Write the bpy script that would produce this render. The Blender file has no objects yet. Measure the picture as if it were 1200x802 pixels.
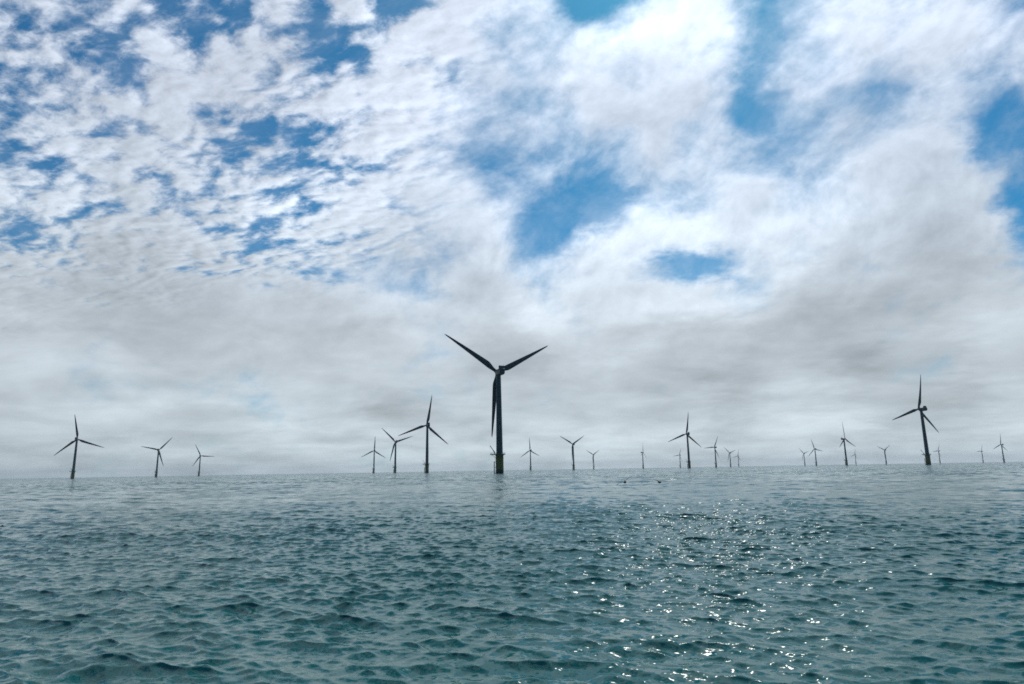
import bpy, bmesh, math, random
import numpy as np
from mathutils import Matrix, Vector, Euler

C = bpy.context
S = C.scene
COL = S.collection
R = math.radians
random.seed(4)

# ---------------------------------------------------------------- camera
CAM_H = 2.6
cam_data = bpy.data.cameras.new('camera')
cam_data.sensor_width = 36.0
cam_data.lens = 36.0 * 755 / 1200
cam_data.clip_start = 0.1
cam_data.clip_end = 60000
cam = bpy.data.objects.new('camera', cam_data)
COL.objects.link(cam)
cam.matrix_world = (Matrix.Translation((0, 0, CAM_H)) @ Matrix.Rotation(R(90 + 11.24), 4, 'X')
                    @ Matrix.Rotation(R(-0.96), 4, 'Z'))
S.camera = cam

# ---------------------------------------------------------------- exposure and sampling
S.view_settings.view_transform = 'Standard'
S.view_settings.look = 'None'
S.view_settings.gamma = 1
S.view_settings.exposure = 0.0
S.view_settings.use_curve_mapping = False
S.render.engine = 'CYCLES'
S.cycles.use_denoising = False
S.cycles.denoiser = 'OPENIMAGEDENOISE'
S.cycles.denoising_input_passes = 'RGB_ALBEDO_NORMAL'
S.cycles.max_bounces = 6
S.cycles.volume_bounces = 0
S.cycles.sample_clamp_indirect = 4.0
S.cycles.sample_clamp_direct = 3.0
S.cycles.filter_width = 1.7

# ---------------------------------------------------------------- sun
SUN_AZ, SUN_EL = 17.0, 46.0        # clockwise from +Y, above the horizon
sun_dir = Vector((math.sin(R(SUN_AZ)) * math.cos(R(SUN_EL)), math.cos(R(SUN_AZ)) * math.cos(R(SUN_EL)), math.sin(R(SUN_EL))))
sl = bpy.data.lights.new('sun', 'SUN')
sl.energy = 2.0
sl.angle = R(0.53)
sl.color = (1.0, 0.95, 0.87)
sun = bpy.data.objects.new('sun', sl)
COL.objects.link(sun)
sun.rotation_euler = (-sun_dir).to_track_quat('-Z', 'Y').to_euler()
sun.location = (0, 0, 300)

# ---------------------------------------------------------------- sky: Nishita blue behind broken cloud
# Each string is one band of elevation (0, 2.8, 5.6 ... 42 degrees); each digit triple one azimuth from
# -46 to +46 degrees: how much cloud, how bright its underside, and rippled (0) or billowing (9) cloud.
SKY = [
 "959959959959959959959959969969969969969969969969969969969969969969969969969969969969969969969969",
 "959959959959959959959959959969969969969969969969969969969969969969969969969969959959969969969969",
 "959959959959959959959959959959959959949959959959959959959959959959949959959949949949959959959959",
 "953958959959959959959959959959959959959959959959959959959959959959949949949939949949959959959959",
 "950950950954958959959959959959959959959959959959959969969969959959959949949949949949959959869869",
 "650750850850850950953858859859859969869969969969879879979979979879879869959959959959959669469369",
 "660550450550850850850750650651565767769669869869679679879779579279479779879869869959969569569569",
 "560560660760660860760660560760761762764666668779579479789889889889779879879779779969969669669579",
 "360360560560760660660660670570771871773776778778579379279489789579679879779779779879779379579679",
 "460360560760660760660560560570570671773775777678679579479679779679679579579679779779679579779879",
 "460560660660660860760560560470570771772674576478579679679679779679679379579579579679779679779579",
 "660560560460460860760760760770770871871673576477578679879879879879779479579579779679879679379379",
 "660660660560660560460760760360670570771772675677678679889889889889889689479679679779779779379379",
 "660660660660660360460360660460460470771872874776777678789799899999999789679679579779779779479379",
 "660660560660660360460260560360860370370671873875777678289399799999999789689679579679779879579379",
 "660660560760660360460360560460860370370671872874776777288399799999999799689779679679779879579379",
]
PAINT = (0.038, 0.043, 0.052)  # light grey turbines darkened: the shade of their backlit side is in this colour
AZ0, AZ1, EL_STEP = -46.0, 46.0, 2.8

class NB:
    """small helper to write node trees as expressions"""
    def __init__(s, nt): s.nt = nt; s.n = nt.nodes; s.l = nt.links
    def put(s, sock, v):
        if isinstance(v, bpy.types.NodeSocket): s.l.new(v, sock)
        elif v is not None: sock.default_value = v
    def m(s, op, a, b=None, c=None, clamp=False):
        n = s.n.new('ShaderNodeMath'); n.operation = op; n.use_clamp = clamp
        s.put(n.inputs[0], a); s.put(n.inputs[1], b); s.put(n.inputs[2], c)
        return n.outputs[0]
    def v(s, op, a, b=None, c=None, scale=None):
        n = s.n.new('ShaderNodeVectorMath'); n.operation = op
        s.put(n.inputs[0], a); s.put(n.inputs[1], b); s.put(n.inputs[2], c)
        if scale is not None: s.put(n.inputs['Scale'], scale)
        return n.outputs['Value'] if op in ('DOT_PRODUCT', 'LENGTH') else n.outputs[0]
    def xyz(s, x, y, z):
        n = s.n.new('ShaderNodeCombineXYZ')
        for i, q in enumerate((x, y, z)): s.put(n.inputs[i], q)
        return n.outputs[0]
    def sep(s, v):
        n = s.n.new('ShaderNodeSeparateXYZ'); s.l.new(v, n.inputs[0]); return n.outputs
    def rng(s, v, a, b, c, d, mode='LINEAR'):
        n = s.n.new('ShaderNodeMapRange'); n.interpolation_type = mode
        for i, q in enumerate((v, a, b, c, d)): s.put(n.inputs[i], q)
        return n.outputs[0]
    def noise(s, vec, scale, detail, rough, dist=0.0, lac=2.0, color=False, kind=None):
        n = s.n.new('ShaderNodeTexNoise')
        if kind: n.noise_type = kind
        s.put(n.inputs['Vector'], vec); s.put(n.inputs['Scale'], scale); s.put(n.inputs['Detail'], detail)
        s.put(n.inputs['Roughness'], rough); s.put(n.inputs['Distortion'], dist); s.put(n.inputs['Lacunarity'], lac)
        return n.outputs['Color' if color else 'Fac']
    def mix(s, f, a, b):
        n = s.n.new('ShaderNodeMix'); n.data_type = 'RGBA'
        s.put(n.inputs[0], f); s.put(n.inputs[6], a); s.put(n.inputs[7], b)
        return n.outputs[2]
    def fmix(s, f, a, b):
        n = s.n.new('ShaderNodeMix'); n.data_type = 'FLOAT'
        s.put(n.inputs[0], f); s.put(n.inputs[2], a); s.put(n.inputs[3], b)
        return n.outputs[0]
    def ramp(s, f, stops, interp='LINEAR'):
        n = s.n.new('ShaderNodeValToRGB'); r = n.color_ramp
        for i, (p, c) in enumerate(stops):
            e = r.elements[i] if i < 2 else r.elements.new(p)
            e.position = p; e.color = c
        r.interpolation = interp
        s.l.new(f, n.inputs[0])
        return n.outputs[0]

def build_world():
    W = bpy.data.worlds.new('World'); S.world = W; W.use_nodes = True
    nt = W.node_tree; nt.nodes.clear(); b = NB(nt)
    sky = nt.nodes.new('ShaderNodeTexSky'); sky.sky_type = 'NISHITA'; sky.sun_disc = False
    sky.sun_elevation = R(SUN_EL); sky.sun_rotation = R(SUN_AZ)
    sky.altitude = 0; sky.air_density = 1.0; sky.dust_density = 0.4; sky.ozone_density = 2.5
    tc = nt.nodes.new('ShaderNodeTexCoord')
    d = b.v('NORMALIZE', tc.outputs['Generated'])
    x, y, z = b.sep(d)
    zc = b.m('MAXIMUM', z, 0.0)
    # the cloud deck as a curved shell: planar coordinates that do not run away at the horizon
    k = b.m('DIVIDE', 1.0, b.m('ADD', zc, 0.10))
    P = b.xyz(b.m('MULTIPLY', x, k), b.m('MULTIPLY', y, k), 0.0)
    # where the cloud is: azimuth and elevation, roughened so that no edge follows the bands
    az = b.m('MULTIPLY', b.m('ARCTAN2', x, y), 180 / math.pi)
    el = b.m('MULTIPLY', b.m('ARCSINE', z), 180 / math.pi)
    wn = b.v('SUBTRACT', b.noise(P, 4.5, 6.0, 0.62, color=True), (0.5, 0.5, 0.5))
    wx, wy, _ = b.sep(wn)
    az_w = b.m('MULTIPLY_ADD', wx, 7.0, az)
    el_w = b.m('MULTIPLY_ADD', wy, b.rng(el, 3.0, 18.0, 1.0, 5.5), el)
    f = b.rng(az_w, AZ0, AZ1, 0.0, 1.0)
    acc = None
    last = len(SKY) - 1
    for i, row in enumerate(SKY):
        st = [(j / 31.0, tuple(int(q) / 9.0 for q in row[3 * j:3 * j + 3]) + (1,)) for j in range(32)]
        c = b.ramp(f, st, 'CARDINAL')
        if i == 0: w = b.rng(el_w, 0.0, EL_STEP, 1.0, 0.0, 'SMOOTHSTEP')
        elif i == last: w = b.rng(el_w, EL_STEP * (i - 1), EL_STEP * i, 0.0, 1.0, 'SMOOTHSTEP')
        else:
            w = b.rng(b.m('ABSOLUTE', b.m('SUBTRACT', el_w, EL_STEP * i)), 0.0, EL_STEP, 1.0, 0.0, 'SMOOTHSTEP')
        t = b.v('SCALE', c, scale=w)
        acc = t if acc is None else b.v('ADD', acc, t)
    cov, bri, typ = b.sep(acc)
    typ = b.m('ADD', typ, 0.0, clamp=True)
    # unseen sky behind the viewer: made-up clear blue, to keep the turbines dark
    front = b.rng(b.m('ABSOLUTE', az), 60.0, 110.0, 1.0, 0.0, 'SMOOTHSTEP')
    cov = b.fmix(front, REAR_COVER, cov)
    # rippled small-cell cloud (left) on a flat high deck; soft torn billows (right, and the low bank) with depth
    k2 = b.m('DIVIDE', 1.0, b.m('ADD', zc, 0.17))
    Q = b.xyz(b.m('MULTIPLY', x, k2), b.m('MULTIPLY', y, k2), 0.0)
    Qa = b.v('ADD', Q, b.v('SCALE', b.v('SUBTRACT', b.noise(Q, 4.0, 4.0, 0.55, color=True), (0.5, 0.5, 0.5)), scale=0.09))
    ma = nt.nodes.new('ShaderNodeMapping'); ma.vector_type = 'TEXTURE'; ma.inputs['Rotation'].default_value = (0, 0, R(-24)); ma.inputs['Scale'].default_value = (1.40, 0.88, 1)
    b.l.new(Qa, ma.inputs[0])
    D = b.xyz(x, y, b.m('MULTIPLY', z, b.rng(el, 0.0, 22.0, 2.0, 1.35)))
    Da = b.v('ADD', D, b.v('SCALE', b.v('SUBTRACT', b.noise(D, 3.0, 4.0, 0.55, color=True), (0.5, 0.5, 0.5)), scale=0.10))
    mb = nt.nodes.new('ShaderNodeMapping'); mb.vector_type = 'TEXTURE'; mb.inputs['Rotation'].default_value = (0, R(-40), 0); mb.inputs['Scale'].default_value = (1.22, 1.0, 0.92)
    b.l.new(Da, mb.inputs[0])
    Db = b.v('MULTIPLY', Da, (1.0, 1.0, 1.05))
    def field(oa, ob):
        pa = b.v('ADD', ma.outputs[0], oa); pb = b.v('ADD', mb.outputs[0], ob)
        a1 = b.noise(pa, 11.5, 11.0, 0.62)
        vo = nt.nodes.new('ShaderNodeTexVoronoi'); vo.feature = 'SMOOTH_F1'; vo.inputs['Scale'].default_value = 24.0; vo.inputs['Smoothness'].default_value = 0.6
        b.l.new(b.v('ADD', pa, b.v('SCALE', b.noise(pa, 16.0, 4.0, 0.6, color=True), scale=0.06)), vo.inputs['Vector'])
        puff = b.m('SUBTRACT', 0.42, vo.outputs['Distance'])
        na = b.m('MULTIPLY_ADD', puff, 0.25, a1)
        nb = b.noise(pb, 7.0, 12.0, 0.59)
        return b.fmix(typ, na, nb)
    n0 = field((0, 0, 0), (0, 0, 0))
    n1 = field((0.006, 0.016, 0), (0.005, 0, 0.017))   # towards the sun: the difference lights the sun side of each puff
    relief = b.m('SUBTRACT', n0, n1)
    amp = b.fmix(typ, 2.9, 2.9)
    v = b.m('ADD', b.m('MULTIPLY', b.m('SUBTRACT', n0, 0.5), amp), b.m('MULTIPLY', b.m('SUBTRACT', cov, b.fmix(typ, 0.525, 0.615)), 1.7))
    alpha = b.rng(v, b.fmix(typ, -0.36, -0.50), b.fmix(typ, 0.46, 0.54), 0.0, 1.0, 'SMOOTHSTEP')
    thick = b.rng(v, 0.1, 1.1, 0.0, 1.0)
    veil = b.m('MULTIPLY', b.rng(b.noise(mb.outputs[0], 4.0, 11.0, 0.66, 0.4), 0.40, 0.70, 0.0, 1.0, 'SMOOTHSTEP'), b.fmix(typ, 0.18, 0.32))
    alpha = b.m('SUBTRACT', 1.0, b.m('MULTIPLY', b.m('SUBTRACT', 1.0, alpha), b.m('SUBTRACT', 1.0, veil)))
    alpha = b.m('MULTIPLY_ADD', alpha, b.rng(el, 12.0, 24.0, 0.97, b.fmix(typ, 0.90, 0.84)), 0.02)
    # brightness of the underside: thin cloud glows, thick cloud greys
    lum = b.ramp(bri, [(0.0, (.13, .13, .13, 1)), (.222, (.26, .26, .26, 1)), (.333, (.345, .345, .345, 1)), (.444, (.425, .425, .425, 1)),
                       (.555, (.50, .50, .50, 1)), (.666, (.575, .575, .575, 1)), (.777, (.67, .67, .67, 1)), (.888, (.76, .76, .76, 1)), (1.0, (.90, .90, .90, 1))])
    soft = b.fmix(b.rng(el, 10.0, 22.0, 0.0, 1.0), b.m('ADD', b.m('MULTIPLY', b.noise(Q, 1.9, 8.0, 0.54, 0.3), 0.6), b.m('MULTIPLY', b.noise(Db, 5.5, 8.0, 0.52), 0.4)), b.noise(Db, 4.2, 8.0, 0.5))
    lum = b.m('MULTIPLY', lum, b.m('MULTIPLY_ADD', b.m('SUBTRACT', soft, 0.5), b.rng(el, 12.0, 25.0, 1.45, 0.8), 1.0))
    lum = b.m('MULTIPLY', lum, b.m('MULTIPLY_ADD', relief, b.m('MULTIPLY', b.fmix(typ, 1.25, 1.6), b.rng(el, 8.0, 18.0, 0.25, 1.0)), 1.0))
    lum = b.m('MULTIPLY', lum, b.rng(thick, 0.0, 1.0, 1.06, 0.93))
    # forward scattering round the hidden sun, and unseen anti-solar cloud dimmed to darken the turbines
    cosg = b.v('DOT_PRODUCT', d, tuple(sun_dir))
    glow = b.m('POWER', b.rng(cosg, 0.6, 1.0, 0.0, 1.0), 4.0)
    lum = b.m('MULTIPLY', lum, b.m('MULTIPLY_ADD', glow, 0.15, 1.0))
    lum = b.m('MULTIPLY', lum, b.rng(cosg, -0.4, 0.5, 0.35, 1.0))
    tint = b.mix(b.rng(el, 0.0, 30.0, 0.0, 1.0), (0.875, 0.995, 1.06, 1), (0.885, 0.975, 1.12, 1))
    cloud = b.v('SCALE', tint, scale=b.m('MULTIPLY', lum, CLOUD_GAIN))
    blue = b.v('MULTIPLY', sky.outputs[0], SKY_TINT)
    col = b.mix(alpha, blue, cloud)
    bg = nt.nodes.new('ShaderNodeBackground'); bg.inputs['Strength'].default_value = 0.1
    out = nt.nodes.new('ShaderNodeOutputWorld')
    b.l.new(col, bg.inputs['Color']); b.l.new(bg.outputs[0], out.inputs['Surface'])
    W.cycles.sampling_method = 'MANUAL'; W.cycles.sample_map_resolution = 512
REAR_COVER = 0.12
CLOUD_GAIN = 12.7
SKY_TINT = (0.11, 0.55, 0.74)
build_world()

# ---------------------------------------------------------------- materials
def mat(name):
    m = bpy.data.materials.new(name); m.use_nodes = True
    nt = m.node_tree; b = NB(nt)
    return m, b, nt.nodes['Principled BSDF'], nt

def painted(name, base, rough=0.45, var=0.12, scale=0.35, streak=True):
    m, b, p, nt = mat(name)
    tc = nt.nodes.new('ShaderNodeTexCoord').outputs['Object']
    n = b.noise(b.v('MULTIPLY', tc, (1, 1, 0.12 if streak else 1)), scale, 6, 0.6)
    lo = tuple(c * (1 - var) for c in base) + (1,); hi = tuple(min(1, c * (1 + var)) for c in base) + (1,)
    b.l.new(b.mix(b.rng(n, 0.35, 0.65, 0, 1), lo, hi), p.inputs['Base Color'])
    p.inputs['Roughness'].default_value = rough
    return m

M_GREY = painted('darkened_grey_paint', PAINT)
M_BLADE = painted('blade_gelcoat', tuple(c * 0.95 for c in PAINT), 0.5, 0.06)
M_DARK = painted('galvanised_steel', (0.05, 0.05, 0.055), 0.5, 0.2, 2.0, False)

def foundation_material():
    m, b, p, nt = mat('yellow_transition_paint')
    tc = nt.nodes.new('ShaderNodeTexCoord').outputs['Object']
    z = b.sep(tc)[2]
    n = b.noise(b.v('MULTIPLY', tc, (1, 1, 0.15)), 0.9, 6, 0.65)
    yel = b.mix(b.rng(n, 0.4, 0.7, 0, 1), (0.24, 0.13, 0.009, 1), (0.15, 0.08, 0.008, 1))
    weed = b.rng(b.m('MULTIPLY_ADD', b.m('SUBTRACT', n, 0.5), 5.0, z), 2.2, 3.8, 1.0, 0.0)
    b.l.new(b.mix(weed, yel, (0.012, 0.014, 0.008, 1)), p.inputs['Base Color'])
    p.inputs['Roughness'].default_value = 0.6
    return m
M_FOUND = foundation_material()

# ---------------------------------------------------------------- sea: one sheet out to the horizon
# A wind sea of many short wave trains; each train fades out where the sheet's own mesh is too coarse to carry it.
def build_sea():
    rng = np.random.default_rng(11)
    rad = [1.5]
    while rad[-1] < 14000:
        r = rad[-1]
        rad.append(r + (min(max(0.045, 0.00006 * r * r if r < 70 else 0.0042 * r), 1.6) if r < 900 else 0.006 * r) * (2.2 if r < 6 else 1))
    rad = np.array(rad)
    th = [-50.0]
    fine = 0.095
    ang = np.concatenate([np.arange(-50, 50.0001, fine), np.arange(55, 306, 5.0)])
    ang = np.radians(ang)
    nr, na = len(rad), len(ang)
    rr, aa = np.meshgrid(rad, ang, indexing='ij')
    X = (rr * np.sin(aa)).ravel(); Y = (rr * np.cos(aa)).ravel()
    dr = np.gradient(rad); cell = np.maximum(dr[:, None], rr * math.radians(fine)).ravel()
    coarse = np.repeat((np.degrees(ang) > 50.5)[None, :], nr, 0).ravel() | np.repeat((np.degrees(ang) < -49.9)[None, :], nr, 0).ravel()
    cell[coarse] = 1e4
    DX = np.zeros_like(X); DY = np.zeros_like(X); Z = np.zeros_like(X)
    main = math.radians(WAVE_HEADING)
    N = 180
    lam = np.exp(np.linspace(math.log(0.11), math.log(9.0), N)) * rng.uniform(0.93, 1.07, N)
    for l in lam:
        k = 2 * math.pi / l
        spread = 0.50 if l < 0.6 else 0.34
        t = main + rng.normal(0, spread)
        kx, ky = math.sin(t), math.cos(t)
        # equal slope per octave, falling off at both ends of the wind sea
        s = WAVE_SLOPE * math.exp(-0.5 * ((math.log(l) - math.log(0.33)) / 1.2) ** 2)
        a = s / k
        ph = k * (kx * X + ky * Y) + rng.uniform(0, 6.283)
        fade = np.clip((l / cell - 1.8) / 1.6, 0, 1)
        sel = fade > 0
        c = np.cos(ph[sel]); sn = np.sin(ph[sel]); f = fade[sel] * a
        Z[sel] += f * c
        DX[sel] -= 1.2 * f * sn * kx; DY[sel] -= 1.2 * f * sn * ky
    # longer seas running under the chop, rank after rank to the horizon
    for l in np.exp(rng.uniform(math.log(4.0), math.log(15.0), 26)):
        k = 2 * math.pi / l
        t = main + rng.normal(0, 0.22); kx, ky = math.sin(t), math.cos(t)
        a = SWELL_SLOPE / k
        ph = k * (kx * X + ky * Y) + rng.uniform(0, 6.283)
        f = a * np.clip((l / cell - 1.8) / 1.6, 0, 1)
        c = np.cos(ph); sn = np.sin(ph)
        Z += f * c; DX -= 0.9 * f * sn * kx; DY -= 0.9 * f * sn * ky
    # gusts: patches of livelier and calmer water
    g = np.zeros_like(X)
    for i in range(14):
        t = rng.uniform(0, 6.283); l = rng.uniform(9, 60); g += np.sin((math.sin(t) * X + math.cos(t) * Y) * 6.283 / l + rng.uniform(0, 6.283))
    g = 1 + 0.09 * np.clip(g / 2.6, -1.5, 1.5)
    co = np.stack([X + DX * g, Y + DY * g, Z * g], -1).astype(np.float32)
    centre = len(co)
    co = np.concatenate([co, [[0, 0, 0]]]).astype(np.float32)
    i0 = (np.arange(nr - 1)[:, None] * na + np.arange(na)[None, :])
    nx = np.roll(i0, -1, 1)
    q = np.stack([i0, i0 + na, nx + na, nx], -1).reshape(-1, 4).astype(np.int32)
    tri = np.stack([np.full(na, centre), np.arange(na), np.roll(np.arange(na), -1)], -1).astype(np.int32)
    me = bpy.data.meshes.new('sea')
    me.vertices.add(len(co)); me.vertices.foreach_set('co', co.ravel())
    nl = q.size + tri.size
    me.loops.add(nl); me.loops.foreach_set('vertex_index', np.concatenate([q.ravel(), tri.ravel()]))
    me.polygons.add(len(q) + len(tri))
    me.polygons.foreach_set('loop_start', np.concatenate([np.arange(len(q)) * 4, q.size + np.arange(len(tri)) * 3]).astype(np.int32))
    me.polygons.foreach_set('use_smooth', np.ones(len(q) + len(tri), bool))
    me.update(calc_edges=True)
    lost = np.concatenate([np.clip((cell - 0.10) / 0.8, 0, 1), [1.0]]).astype(np.float32)
    at = me.attributes.new('unresolved', 'FLOAT', 'POINT'); at.data.foreach_set('value', lost)
    o = bpy.data.objects.new('sea', me); COL.objects.link(o); o['kind'] = 'structure'
    m, b, p, nt = mat('sea_water')
    tc = nt.nodes.new('ShaderNodeTexCoord').outputs['Object']
    tc = b.v('MULTIPLY', tc, (1, 1, 0))
    an = nt.nodes.new('ShaderNodeAttribute'); an.attribute_name = 'unresolved'; lostn = an.outputs['Fac']
    rot = nt.nodes.new('ShaderNodeMapping'); rot.inputs['Rotation'].default_value = (0, 0, R(WAVE_HEADING)); rot.inputs['Scale'].default_value = (0.55, 1.0, 1)
    b.l.new(tc, rot.inputs[0])
    # ripples too small for the mesh tilt the normal directly, so that far water keeps its glitter
    geo = nt.nodes.new('ShaderNodeNewGeometry').outputs['Normal']
    half = (0.5, 0.5, 0.5)
    def tilt(scale, detail, amp):
        n = b.noise(rot.outputs[0], scale, detail, 0.62, 0.3, color=True)
        return b.v('SCALE', b.v('MULTIPLY', b.v('SUBTRACT', n, half), (1, 1, 0)), scale=amp)
    gust = b.rng(b.noise(rot.outputs[0], 0.035, 4, 0.6), 0.3, 0.7, 0.75, 1.25)
    t = tilt(18.0, 2, b.m('MULTIPLY', gust, 0.30))
    t = b.v('ADD', t, tilt(0.9, 4, b.m('MULTIPLY', b.m('MULTIPLY', gust, lostn), 2.2)))
    t = b.v('ADD', t, tilt(0.14, 3, b.m('MULTIPLY', lostn, 0.9)))
    # unresolved waves are steeper on the lee side: a mean lean downwind
    lean = b.v('SCALE', (math.sin(R(WAVE_HEADING)), math.cos(R(WAVE_HEADING)), 0), scale=b.m('MULTIPLY', b.m('MULTIPLY', lostn, gust), 0.08))
    t = b.v('ADD', t, lean)
    b.l.new(b.v('NORMALIZE', b.v('ADD', geo, t)), p.inputs['Normal'])
    p.inputs['Base Color'].default_value = WATER + (1,)
    p.inputs['Roughness'].default_value = 0.05
    p.inputs['IOR'].default_value = 1.50
    p.inputs['Specular Tint'].default_value = (0.86, 1.0, 0.985, 1)
    me.materials.append(m)
    return o
WAVE_HEADING = 194.0
WAVE_SLOPE = 0.046
SWELL_SLOPE = 0.011
WATER = (0.001, 0.112, 0.096)
SEA = build_sea()

# ---------------------------------------------------------------- air: one even box of haze
def build_haze():
    bm = bmesh.new(); bmesh.ops.create_cube(bm, size=1)
    bmesh.ops.scale(bm, vec=(30000, 30000, 153), verts=bm.verts)
    bmesh.ops.translate(bm, vec=(0, 0, 74), verts=bm.verts)
    me = bpy.data.meshes.new('haze'); bm.to_mesh(me); bm.free()
    m = bpy.data.materials.new('sea_haze'); m.use_nodes = True; nt = m.node_tree; nt.nodes.clear()
    v = nt.nodes.new('ShaderNodeVolumePrincipled'); v.inputs['Color'].default_value = (0.80, 0.92, 1.0, 1)
    v.inputs['Density'].default_value = HAZE; v.inputs['Anisotropy'].default_value = 0.0
    o = nt.nodes.new('ShaderNodeOutputMaterial'); nt.links.new(v.outputs[0], o.inputs['Volume'])
    me.materials.append(m)
    ob = bpy.data.objects.new('haze', me); COL.objects.link(ob); ob['kind'] = 'stuff'
HAZE = 4.6e-5
build_haze()

# ---------------------------------------------------------------- wind turbine meshes
def loft(bm, rings, caps=True, closed=True):
    vs = [[bm.verts.new(p) for p in r] for r in rings]
    n = len(rings[0])
    for a, c in zip(vs, vs[1:]):
        for i in range(n if closed else n - 1):
            j = (i + 1) % n
            bm.faces.new((a[i], a[j], c[j], c[i]))
    if caps:
        bm.faces.new(list(reversed(vs[0]))); bm.faces.new(vs[-1])
def circle(r, z, n=24, cx=0, cy=0):
    return [(cx + r * math.cos(2 * math.pi * i / n), cy + r * math.sin(2 * math.pi * i / n), z) for i in range(n)]
def rod(bm, p, q, r, n=6):
    p, q = Vector(p), Vector(q); d = (q - p).normalized()
    u = d.orthogonal().normalized(); w = d.cross(u)
    loft(bm, [[tuple(c + (u * math.cos(2 * math.pi * i / n) + w * math.sin(2 * math.pi * i / n)) * r) for i in range(n)] for c in (p, q)])
def box(bm, lo, hi, bev=0.0):
    c = bmesh.ops.create_cube(bm, size=1)['verts']
    bmesh.ops.scale(bm, vec=[h - l for l, h in zip(lo, hi)], verts=c)
    bmesh.ops.translate(bm, vec=[(h + l) / 2 for l, h in zip(lo, hi)], verts=c)
    if bev:
        es = list({e for v in c for e in v.link_edges})
        bmesh.ops.bevel(bm, geom=es, offset=bev, segments=3, affect='EDGES', profile=0.5)
def mesh(name, build, material, smooth=35):
    bm = bmesh.new(); build(bm)
    bmesh.ops.recalc_face_normals(bm, faces=bm.faces)
    for f in bm.faces: f.smooth = True
    for e in bm.edges:
        if len(e.link_faces) == 2 and e.calc_face_angle(0) > R(smooth): e.smooth = False
    me = bpy.data.meshes.new(name); bm.to_mesh(me); bm.free()
    me.materials.append(material)
    return me

HUB_Z, BLADE_L, OVERHANG, TILT, PREBEND = 80.0, 53.0, 3.8, 5.0, 2.0
DECK_Z = 15.0

def b_foundation(bm):
    loft(bm, [circle(3.08, z, 32) for z in (-6, 0, DECK_Z - 1.2)] + [circle(3.25, DECK_Z - 1.15, 32), circle(3.25, DECK_Z - 0.5, 32)])
def b_landing(bm):       # boat fenders and ladder up the west face
    for y in (-1.0, 1.0):
        rod(bm, (-4.3, y, -3), (-4.3, y, 9.5), 0.28, 8)
        for z in (0.5, 5.0, 9.0): rod(bm, (-2.7, y * 0.8, z), (-4.3, y, z), 0.16)
        rod(bm, (-3.65, y * 0.3, -1), (-3.65, y * 0.3, DECK_Z), 0.06)
    for i in range(40): rod(bm, (-3.65, -0.3, 0.2 + 0.36 * i), (-3.65, 0.3, 0.2 + 0.36 * i), 0.035, 5)
def deck_outline(r_small=4.6, far=-7.4, half=2.5):
    pts = []
    n = 30
    for i in range(n + 1):
        a = R(180 - 33) - R(360 - 66) * i / n
        pts.append((r_small * math.cos(a), r_small * math.sin(a)))
    pts += [(far + 0.8, -half), (far, -half + 0.8), (far, half - 0.8), (far + 0.8, half)]
    return pts
def b_deck(bm):
    o = deck_outline()
    loft(bm, [[(x, y, DECK_Z - 0.45) for x, y in o], [(x, y, DECK_Z) for x, y in o]])
    for x, y in ((-5.9, 1.6), (-5.9, -1.6), (2.6, 3.0), (2.6, -3.0), (-0.6, 4.0), (-0.6, -4.0)):
        d = math.hypot(x, y); rod(bm, (x, y, DECK_Z - 0.5), (x / d * 2.9, y / d * 2.9, DECK_Z - 3.0), 0.14)
def b_rail(bm):
    o = deck_outline(4.5, -7.3, 2.4)
    for z in (0.6, 1.15):
        for (a, c) in zip(o, o[1:] + o[:1]): rod(bm, (a[0], a[1], DECK_Z + z), (c[0], c[1], DECK_Z + z), 0.04, 5)
    for x, y in o[::2]: rod(bm, (x, y, DECK_Z), (x, y, DECK_Z + 1.15), 0.045, 5)
    for (a, c) in zip(o, o[1:] + o[:1]):
        rod(bm, (a[0], a[1], DECK_Z + 0.1), (c[0], c[1], DECK_Z + 0.1), 0.09, 4)
def b_crane(bm):         # davit crane, jib raised out over the boat landing
    rod(bm, (-3.9, 1.5, DECK_Z), (-3.9, 1.5, DECK_Z + 1.9), 0.30, 10)
    rod(bm, (-3.9, 1.5, DECK_Z + 1.7), (-7.6, 1.5, DECK_Z + 6.9), 0.27, 8)
    rod(bm, (-4.2, 1.5, DECK_Z + 0.9), (-5.6, 1.5, DECK_Z + 4.0), 0.12, 6)
    box(bm, (-4.2, 0.95, DECK_Z + 0.9), (-3.5, 1.5, DECK_Z + 1.7), 0.05)
def b_hook(bm):
    rod(bm, (-7.55, 1.5, DECK_Z + 6.8), (-7.55, 1.5, DECK_Z + 4.6), 0.03, 5)
    box(bm, (-7.67, 1.38, DECK_Z + 4.2), (-7.43, 1.62, DECK_Z + 4.6), 0.05)
def b_tower(bm):
    rings = []
    for i in range(25):
        t = i / 24; z = DECK_Z - 0.5 + (HUB_Z - 2.2 - DECK_Z + 0.5) * t
        rings.append(circle(2.62 + (1.85 - 2.62) * t ** 1.15, z, 32))
    loft(bm, rings)
def b_flange(zs):
    def f(bm):
        for z, r in zs: loft(bm, [circle(r, z, 32), circle(r, z + 0.25, 32)])
    return f
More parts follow.
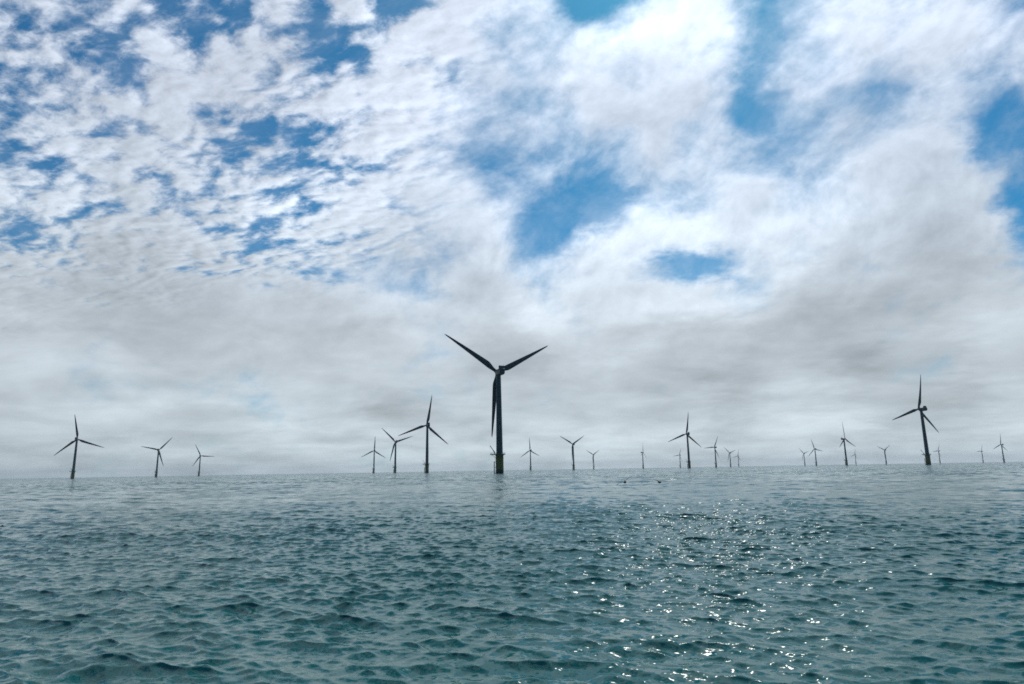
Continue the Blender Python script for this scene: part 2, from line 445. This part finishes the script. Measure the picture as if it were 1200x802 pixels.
def b_nacelle(bm):       # axis along Y, rotor end at -Y; origin at tower top, hub height
    def sec(y, w, lo, hi, n=5):
        r = 0.75; pts = []
        for cx, cz, a0 in ((w - r, hi - r, 0), (-w + r, hi - r, 90), (-w + r, lo + r, 180), (w - r, lo + r, 270)):
            for i in range(n): a = R(a0 + 90 * i / (n - 1)); pts.append((cx + r * math.cos(a), y, cz + r * math.sin(a)))
        return pts
    G = 1.16
    loft(bm, [sec(-2.5, 1.55 * G, -1.5 * G, 1.6 * G), sec(-1.9, 1.85 * G, -1.95 * G, 1.95 * G), sec(0.5, 1.95 * G, -2.1 * G, 2.05 * G), sec(6.0, 1.95 * G, -2.1 * G, 2.1 * G), sec(8.3, 1.85 * G, -1.7 * G, 2.05 * G), sec(8.8, 1.5 * G, -1.2 * G, 1.7 * G)])
def b_cooler(bm):
    box(bm, (-2.1, 5.2, 2.40), (2.1, 7.6, 2.8), 0.1)
    box(bm, (-2.25, 5.8, 2.7), (2.25, 7.2, 4.7), 0.12)
    for i in range(8): box(bm, (-1.95 + 0.52 * i, 7.15, 2.9), (-1.78 + 0.52 * i, 7.28, 4.55))
def b_mast(bm):
    rod(bm, (-1.2, 7.9, 2.3), (-1.2, 7.9, 5.5), 0.05); rod(bm, (-1.45, 7.9, 5.45), (-0.95, 7.9, 5.45), 0.07)
def b_spinner(bm):       # hub centre at origin, nose at -Y
    prof = [(1.55, 1.35), (1.0, 1.7), (0.2, 1.8), (-0.8, 1.7), (-1.6, 1.35), (-2.2, 0.85), (-2.5, 0.3)]
    loft(bm, [[(r * math.cos(2 * math.pi * i / 24), y, r * math.sin(2 * math.pi * i / 24)) for i in range(24)] for y, r in prof])
def b_blade(bm):         # root on the hub, tip at +Z; leading edge +X
    rings = []
    n = 20
    for i in range(34):
        t = i / 33; z = 1.2 + (BLADE_L - 1.2) * (t ** 1.25)
        u = z / BLADE_L
        # chord: round root, widest at a fifth of the span, long taper, rounded tip
        if u < 0.2:
            q = max(0, (u - 0.03) / 0.17); q = q * q * (3 - 2 * q); ch = 2.3 + (4.7 - 2.3) * q; rel = 1 + (0.30 - 1) * q
        else:
            q = (u - 0.2) / 0.8; ch = 4.7 * (1 - q) ** 0.82 * 0.86 + 0.62 + (4.7 - 4.7 * 0.86 - 0.62) * (1 - q) ** 2; rel = 0.30 - 0.14 * min(1, q * 1.4)
        if u > 0.985: ch *= max(0.25, (1 - u) / 0.015 * 0.75 + 0.25)
        th = ch * rel / 2
        tw = R(14 * (1 - min(1, u / 0.75)) ** 1.6 + 1)
        off = 0.5 - (0.5 - 0.33) * min(1, max(0, (u - 0.03) / 0.17))      # pitch axis behind the leading edge
        yb = -PREBEND * u ** 2.2
        ring = []
        for j in range(n):
            a = 2 * math.pi * j / n
            x = (math.cos(a) * 0.5 + 0.5)            # 1 = leading edge
            full = math.sin(a)
            taper = (1 if rel > 0.95 else (0.35 + 0.65 * min(1, x * 1.5)))
            px = ch * (x - (1 - off)); py = th * full * (taper if x < 0.66 else 1)
            ring.append((px * math.cos(tw) - py * math.sin(tw), yb + px * math.sin(tw) * -1 + py * math.cos(tw), z))
        rings.append(ring)
    loft(bm, rings)

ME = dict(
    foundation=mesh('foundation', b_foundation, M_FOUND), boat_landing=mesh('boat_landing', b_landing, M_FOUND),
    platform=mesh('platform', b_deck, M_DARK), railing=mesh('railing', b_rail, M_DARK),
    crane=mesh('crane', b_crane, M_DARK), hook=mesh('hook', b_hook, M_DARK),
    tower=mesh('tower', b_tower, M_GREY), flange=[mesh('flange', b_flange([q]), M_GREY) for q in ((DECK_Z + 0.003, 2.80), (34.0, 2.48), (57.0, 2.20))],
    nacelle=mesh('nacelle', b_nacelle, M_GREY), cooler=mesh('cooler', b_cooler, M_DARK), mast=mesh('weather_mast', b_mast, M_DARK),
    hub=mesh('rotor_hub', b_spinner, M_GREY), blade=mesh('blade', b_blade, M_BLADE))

def put(name, me, parent, mtx=None):
    o = bpy.data.objects.new(name, me); COL.objects.link(o); o.parent = parent
    if mtx is not None: o.matrix_local = mtx
    return o

def make_turbine(x, y, yaw, phase, label):
    t = bpy.data.objects.new('wind_turbine', None); COL.objects.link(t)
    t.location = (x, y, 0); t.empty_display_size = 5
    t['label'] = label; t['category'] = 'wind turbine'; t['group'] = 'wind turbines of the offshore wind farm'
    f = put('foundation', ME['foundation'], t); put('boat_landing', ME['boat_landing'], f)
    d = put('platform', ME['platform'], t); put('railing', ME['railing'], d)
    c = put('crane', ME['crane'], t); put('hook', ME['hook'], c)
    w = put('tower', ME['tower'], t); [put('flange', q, w) for q in ME['flange']]
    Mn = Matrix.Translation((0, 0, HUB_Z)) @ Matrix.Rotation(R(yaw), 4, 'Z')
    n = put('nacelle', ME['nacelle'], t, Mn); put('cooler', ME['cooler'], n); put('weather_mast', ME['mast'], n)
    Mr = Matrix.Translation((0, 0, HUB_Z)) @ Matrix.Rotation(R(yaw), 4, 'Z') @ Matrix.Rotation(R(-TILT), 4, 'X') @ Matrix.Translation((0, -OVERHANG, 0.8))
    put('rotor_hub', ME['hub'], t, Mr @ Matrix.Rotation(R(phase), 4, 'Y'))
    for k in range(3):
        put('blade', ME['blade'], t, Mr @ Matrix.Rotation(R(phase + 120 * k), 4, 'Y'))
    return t

TURBINES = [   # x, y, heading of the rotor, blade angle, label
    (-915.2, 1361.4, 200.5, 10.4, 'dark wind turbine furthest left in the photo, one blade pointing straight up'),
    (-1093.9, 2007.3, 195.7, 77.5, 'mid-distance wind turbine second from the left, one blade raised to the right'),
    (-1283.8, 2674.6, 195.4, 26.4, 'thin pale wind turbine third from the left, one blade level to the right'),
    (-510.6, 2389.0, 202.9, 117.8, 'pale wind turbine with one blade straight up, just left of two darker turbines'),
    (-312.1, 1721.9, 210.7, 47.6, 'grey wind turbine with two raised blades, between a pale turbine and a tall dark one'),
    (-148.0, 1114.6, 204.8, 111.2, 'tall dark wind turbine standing just left of the giant central turbine'),
    (-11.3, 515.4, 203.1, 57.6, 'largest and nearest wind turbine in the centre, near black, crane on its platform'),
    (68.2, 2698.7, 206.7, 3.8, 'first pale wind turbine right of the giant central turbine, one blade straight up'),
    (189.3, 2083.3, 205.2, 61.3, 'blue-grey wind turbine right of centre shaped like a Y, larger of two Y shapes there'),
    (452.2, 3725.0, 207.0, 61.0, 'faint far wind turbine shaped like a Y, right of a larger Y-shaped turbine'),
    (659.7, 3353.3, 60.6, 10.7, 'thin far wind turbine seen nearly edge on, standing alone left of a close cluster'),
    (1092.2, 4312.7, 212.8, 97.4, 'tiny faint wind turbine just left of the dark turbine in the right-of-centre cluster'),
    (416.0, 1558.6, 195.4, 111.8, 'darkest and tallest wind turbine of the right-of-centre cluster, one blade straight up'),
    (828.8, 2692.8, 206.6, 94.3, "grey wind turbine right of the cluster's darkest one, one blade level to the left"),
    (1275.9, 3867.7, 203.2, 48.3, 'small pale wind turbine with two raised blades, second from the right in the middle cluster'),
    (1748.1, 5108.1, 208.1, 105.0, 'tiny pale wind turbine at the right end of the right-of-centre cluster'),
    (1969.7, 4447.4, 202.3, 46.4, 'faint wind turbine at the left end of the right-hand group, two blades raised'),
    (1496.4, 3250.1, 192.4, 17.0, "pale wind turbine in the right-hand group, second from that group's left end"),
    (1026.1, 2025.7, 92.8, 0.0, 'taller dark grey wind turbine in the right-hand group, seen nearly edge on'),
    (2840.0, 5452.9, 204.4, 107.8, 'tiny faint wind turbine directly right of the tall edge-on turbine'),
    (2152.3, 3796.5, 192.5, 65.2, 'pale Y-shaped wind turbine left of the big dark turbine on the right'),
    (599.4, 950.0, 198.2, 108.7, 'big dark wind turbine on the right leaning left, yellow-brown base, second largest of all'),
    (2821.6, 4349.3, 202.3, 97.6, 'faint wind turbine just behind and right of the big dark turbine on the right'),
    (3434.0, 4807.2, 206.0, 93.4, 'tiny far wind turbine second from the right edge, standing alone'),
    (2249.2, 3014.3, 196.3, 114.9, 'pale wind turbine furthest right in the photo, one blade pointing up'),
]
for a in TURBINES: make_turbine(*a)

# ---------------------------------------------------------------- two dark sea birds low over the water
M_BIRD = painted('dark_plumage', (0.02, 0.02, 0.022), 0.8, 0.3, 8, False)
M_BILL = painted('horn_bill', (0.10, 0.07, 0.02), 0.5, 0.1, 8, False)
def b_bird_body(bm):     # body along +X (head), floating or gliding
    prof = [(-0.36, 0.012, .02), (-0.28, 0.05, .01), (-0.15, 0.09, 0), (0.02, 0.11, -.005), (0.15, 0.085, .01), (0.24, 0.05, .05), (0.31, 0.048, .085), (0.36, 0.045, .10), (0.41, 0.02, .10)]
    loft(bm, [[(x, r * math.cos(2 * math.pi * i / 14), zc + r * 0.9 * math.sin(2 * math.pi * i / 14)) for i in range(14)] for x, r, zc in prof])
def b_wing(sgn, lift):
    def f(bm):
        rings = []
        for i in range(9):
            t = i / 8; y = sgn * (0.07 + 0.62 * t); ch = 0.24 * (1 - t) ** 0.6 + 0.03; z = 0.05 + lift * math.sin(t * 1.9) - 0.10 * t * t; x0 = 0.12 + 0.06 * math.sin(t * 3.14) - 0.16 * t * t
            rings.append([(x0 + ch * (0.4 * math.cos(a) - 0.35), y, z + 0.014 * math.sin(a)) for a in [2 * math.pi * j / 10 for j in range(10)]])
        loft(bm, rings)
    return f
def b_bill(bm): loft(bm, [[(x, r * math.cos(2 * math.pi * i / 8), zz + r * math.sin(2 * math.pi * i / 8)) for i in range(8)] for x, r, zz in ((0.40, .018, .10), (0.46, .012, .097), (0.50, .003, .088))])
def b_folded(sgn):
    def f(bm):
        loft(bm, [[(x, sgn * (yy + 0.02 * math.cos(a)), zz + h * math.sin(a)) for a in [2 * math.pi * j / 10 for j in range(10)]] for x, yy, zz, h in ((0.13, .075, .03, .03), (0.02, .095, .03, .065), (-0.15, .08, .035, .055), (-0.30, .04, .045, .03), (-0.40, .015, .05, .01))])
    return f
def make_bird(x, y, z, rz, tilt, flying, label):
    o = bpy.data.objects.new('sea_bird', mesh('bird_body', b_bird_body, M_BIRD)); COL.objects.link(o)
    o.location = (x, y, z); o.rotation_euler = (R(tilt), 0, R(rz)); o.scale = (1.5, 1.5, 1.5)
    o['label'] = label; o['category'] = 'bird'; o['group'] = 'sea birds near the horizon'
    for sg in (-1, 1): put('wing', mesh('wing', b_wing(sg, 0.16) if flying else b_folded(sg), M_BIRD), o)
    put('bill', mesh('bill', b_bill, M_BILL), o)
BIRD_A = (12.9, 77.0, 1.0)
BIRD_B = (18.7, 85.0, 0.75)
make_bird(*BIRD_A, 75, -28, True, 'dark sea bird banking on tilted wings low over the water, left of the level one')
make_bird(*BIRD_B, 100, 6, True, 'dark sea bird gliding on level wings low over the water, right of the banking one')
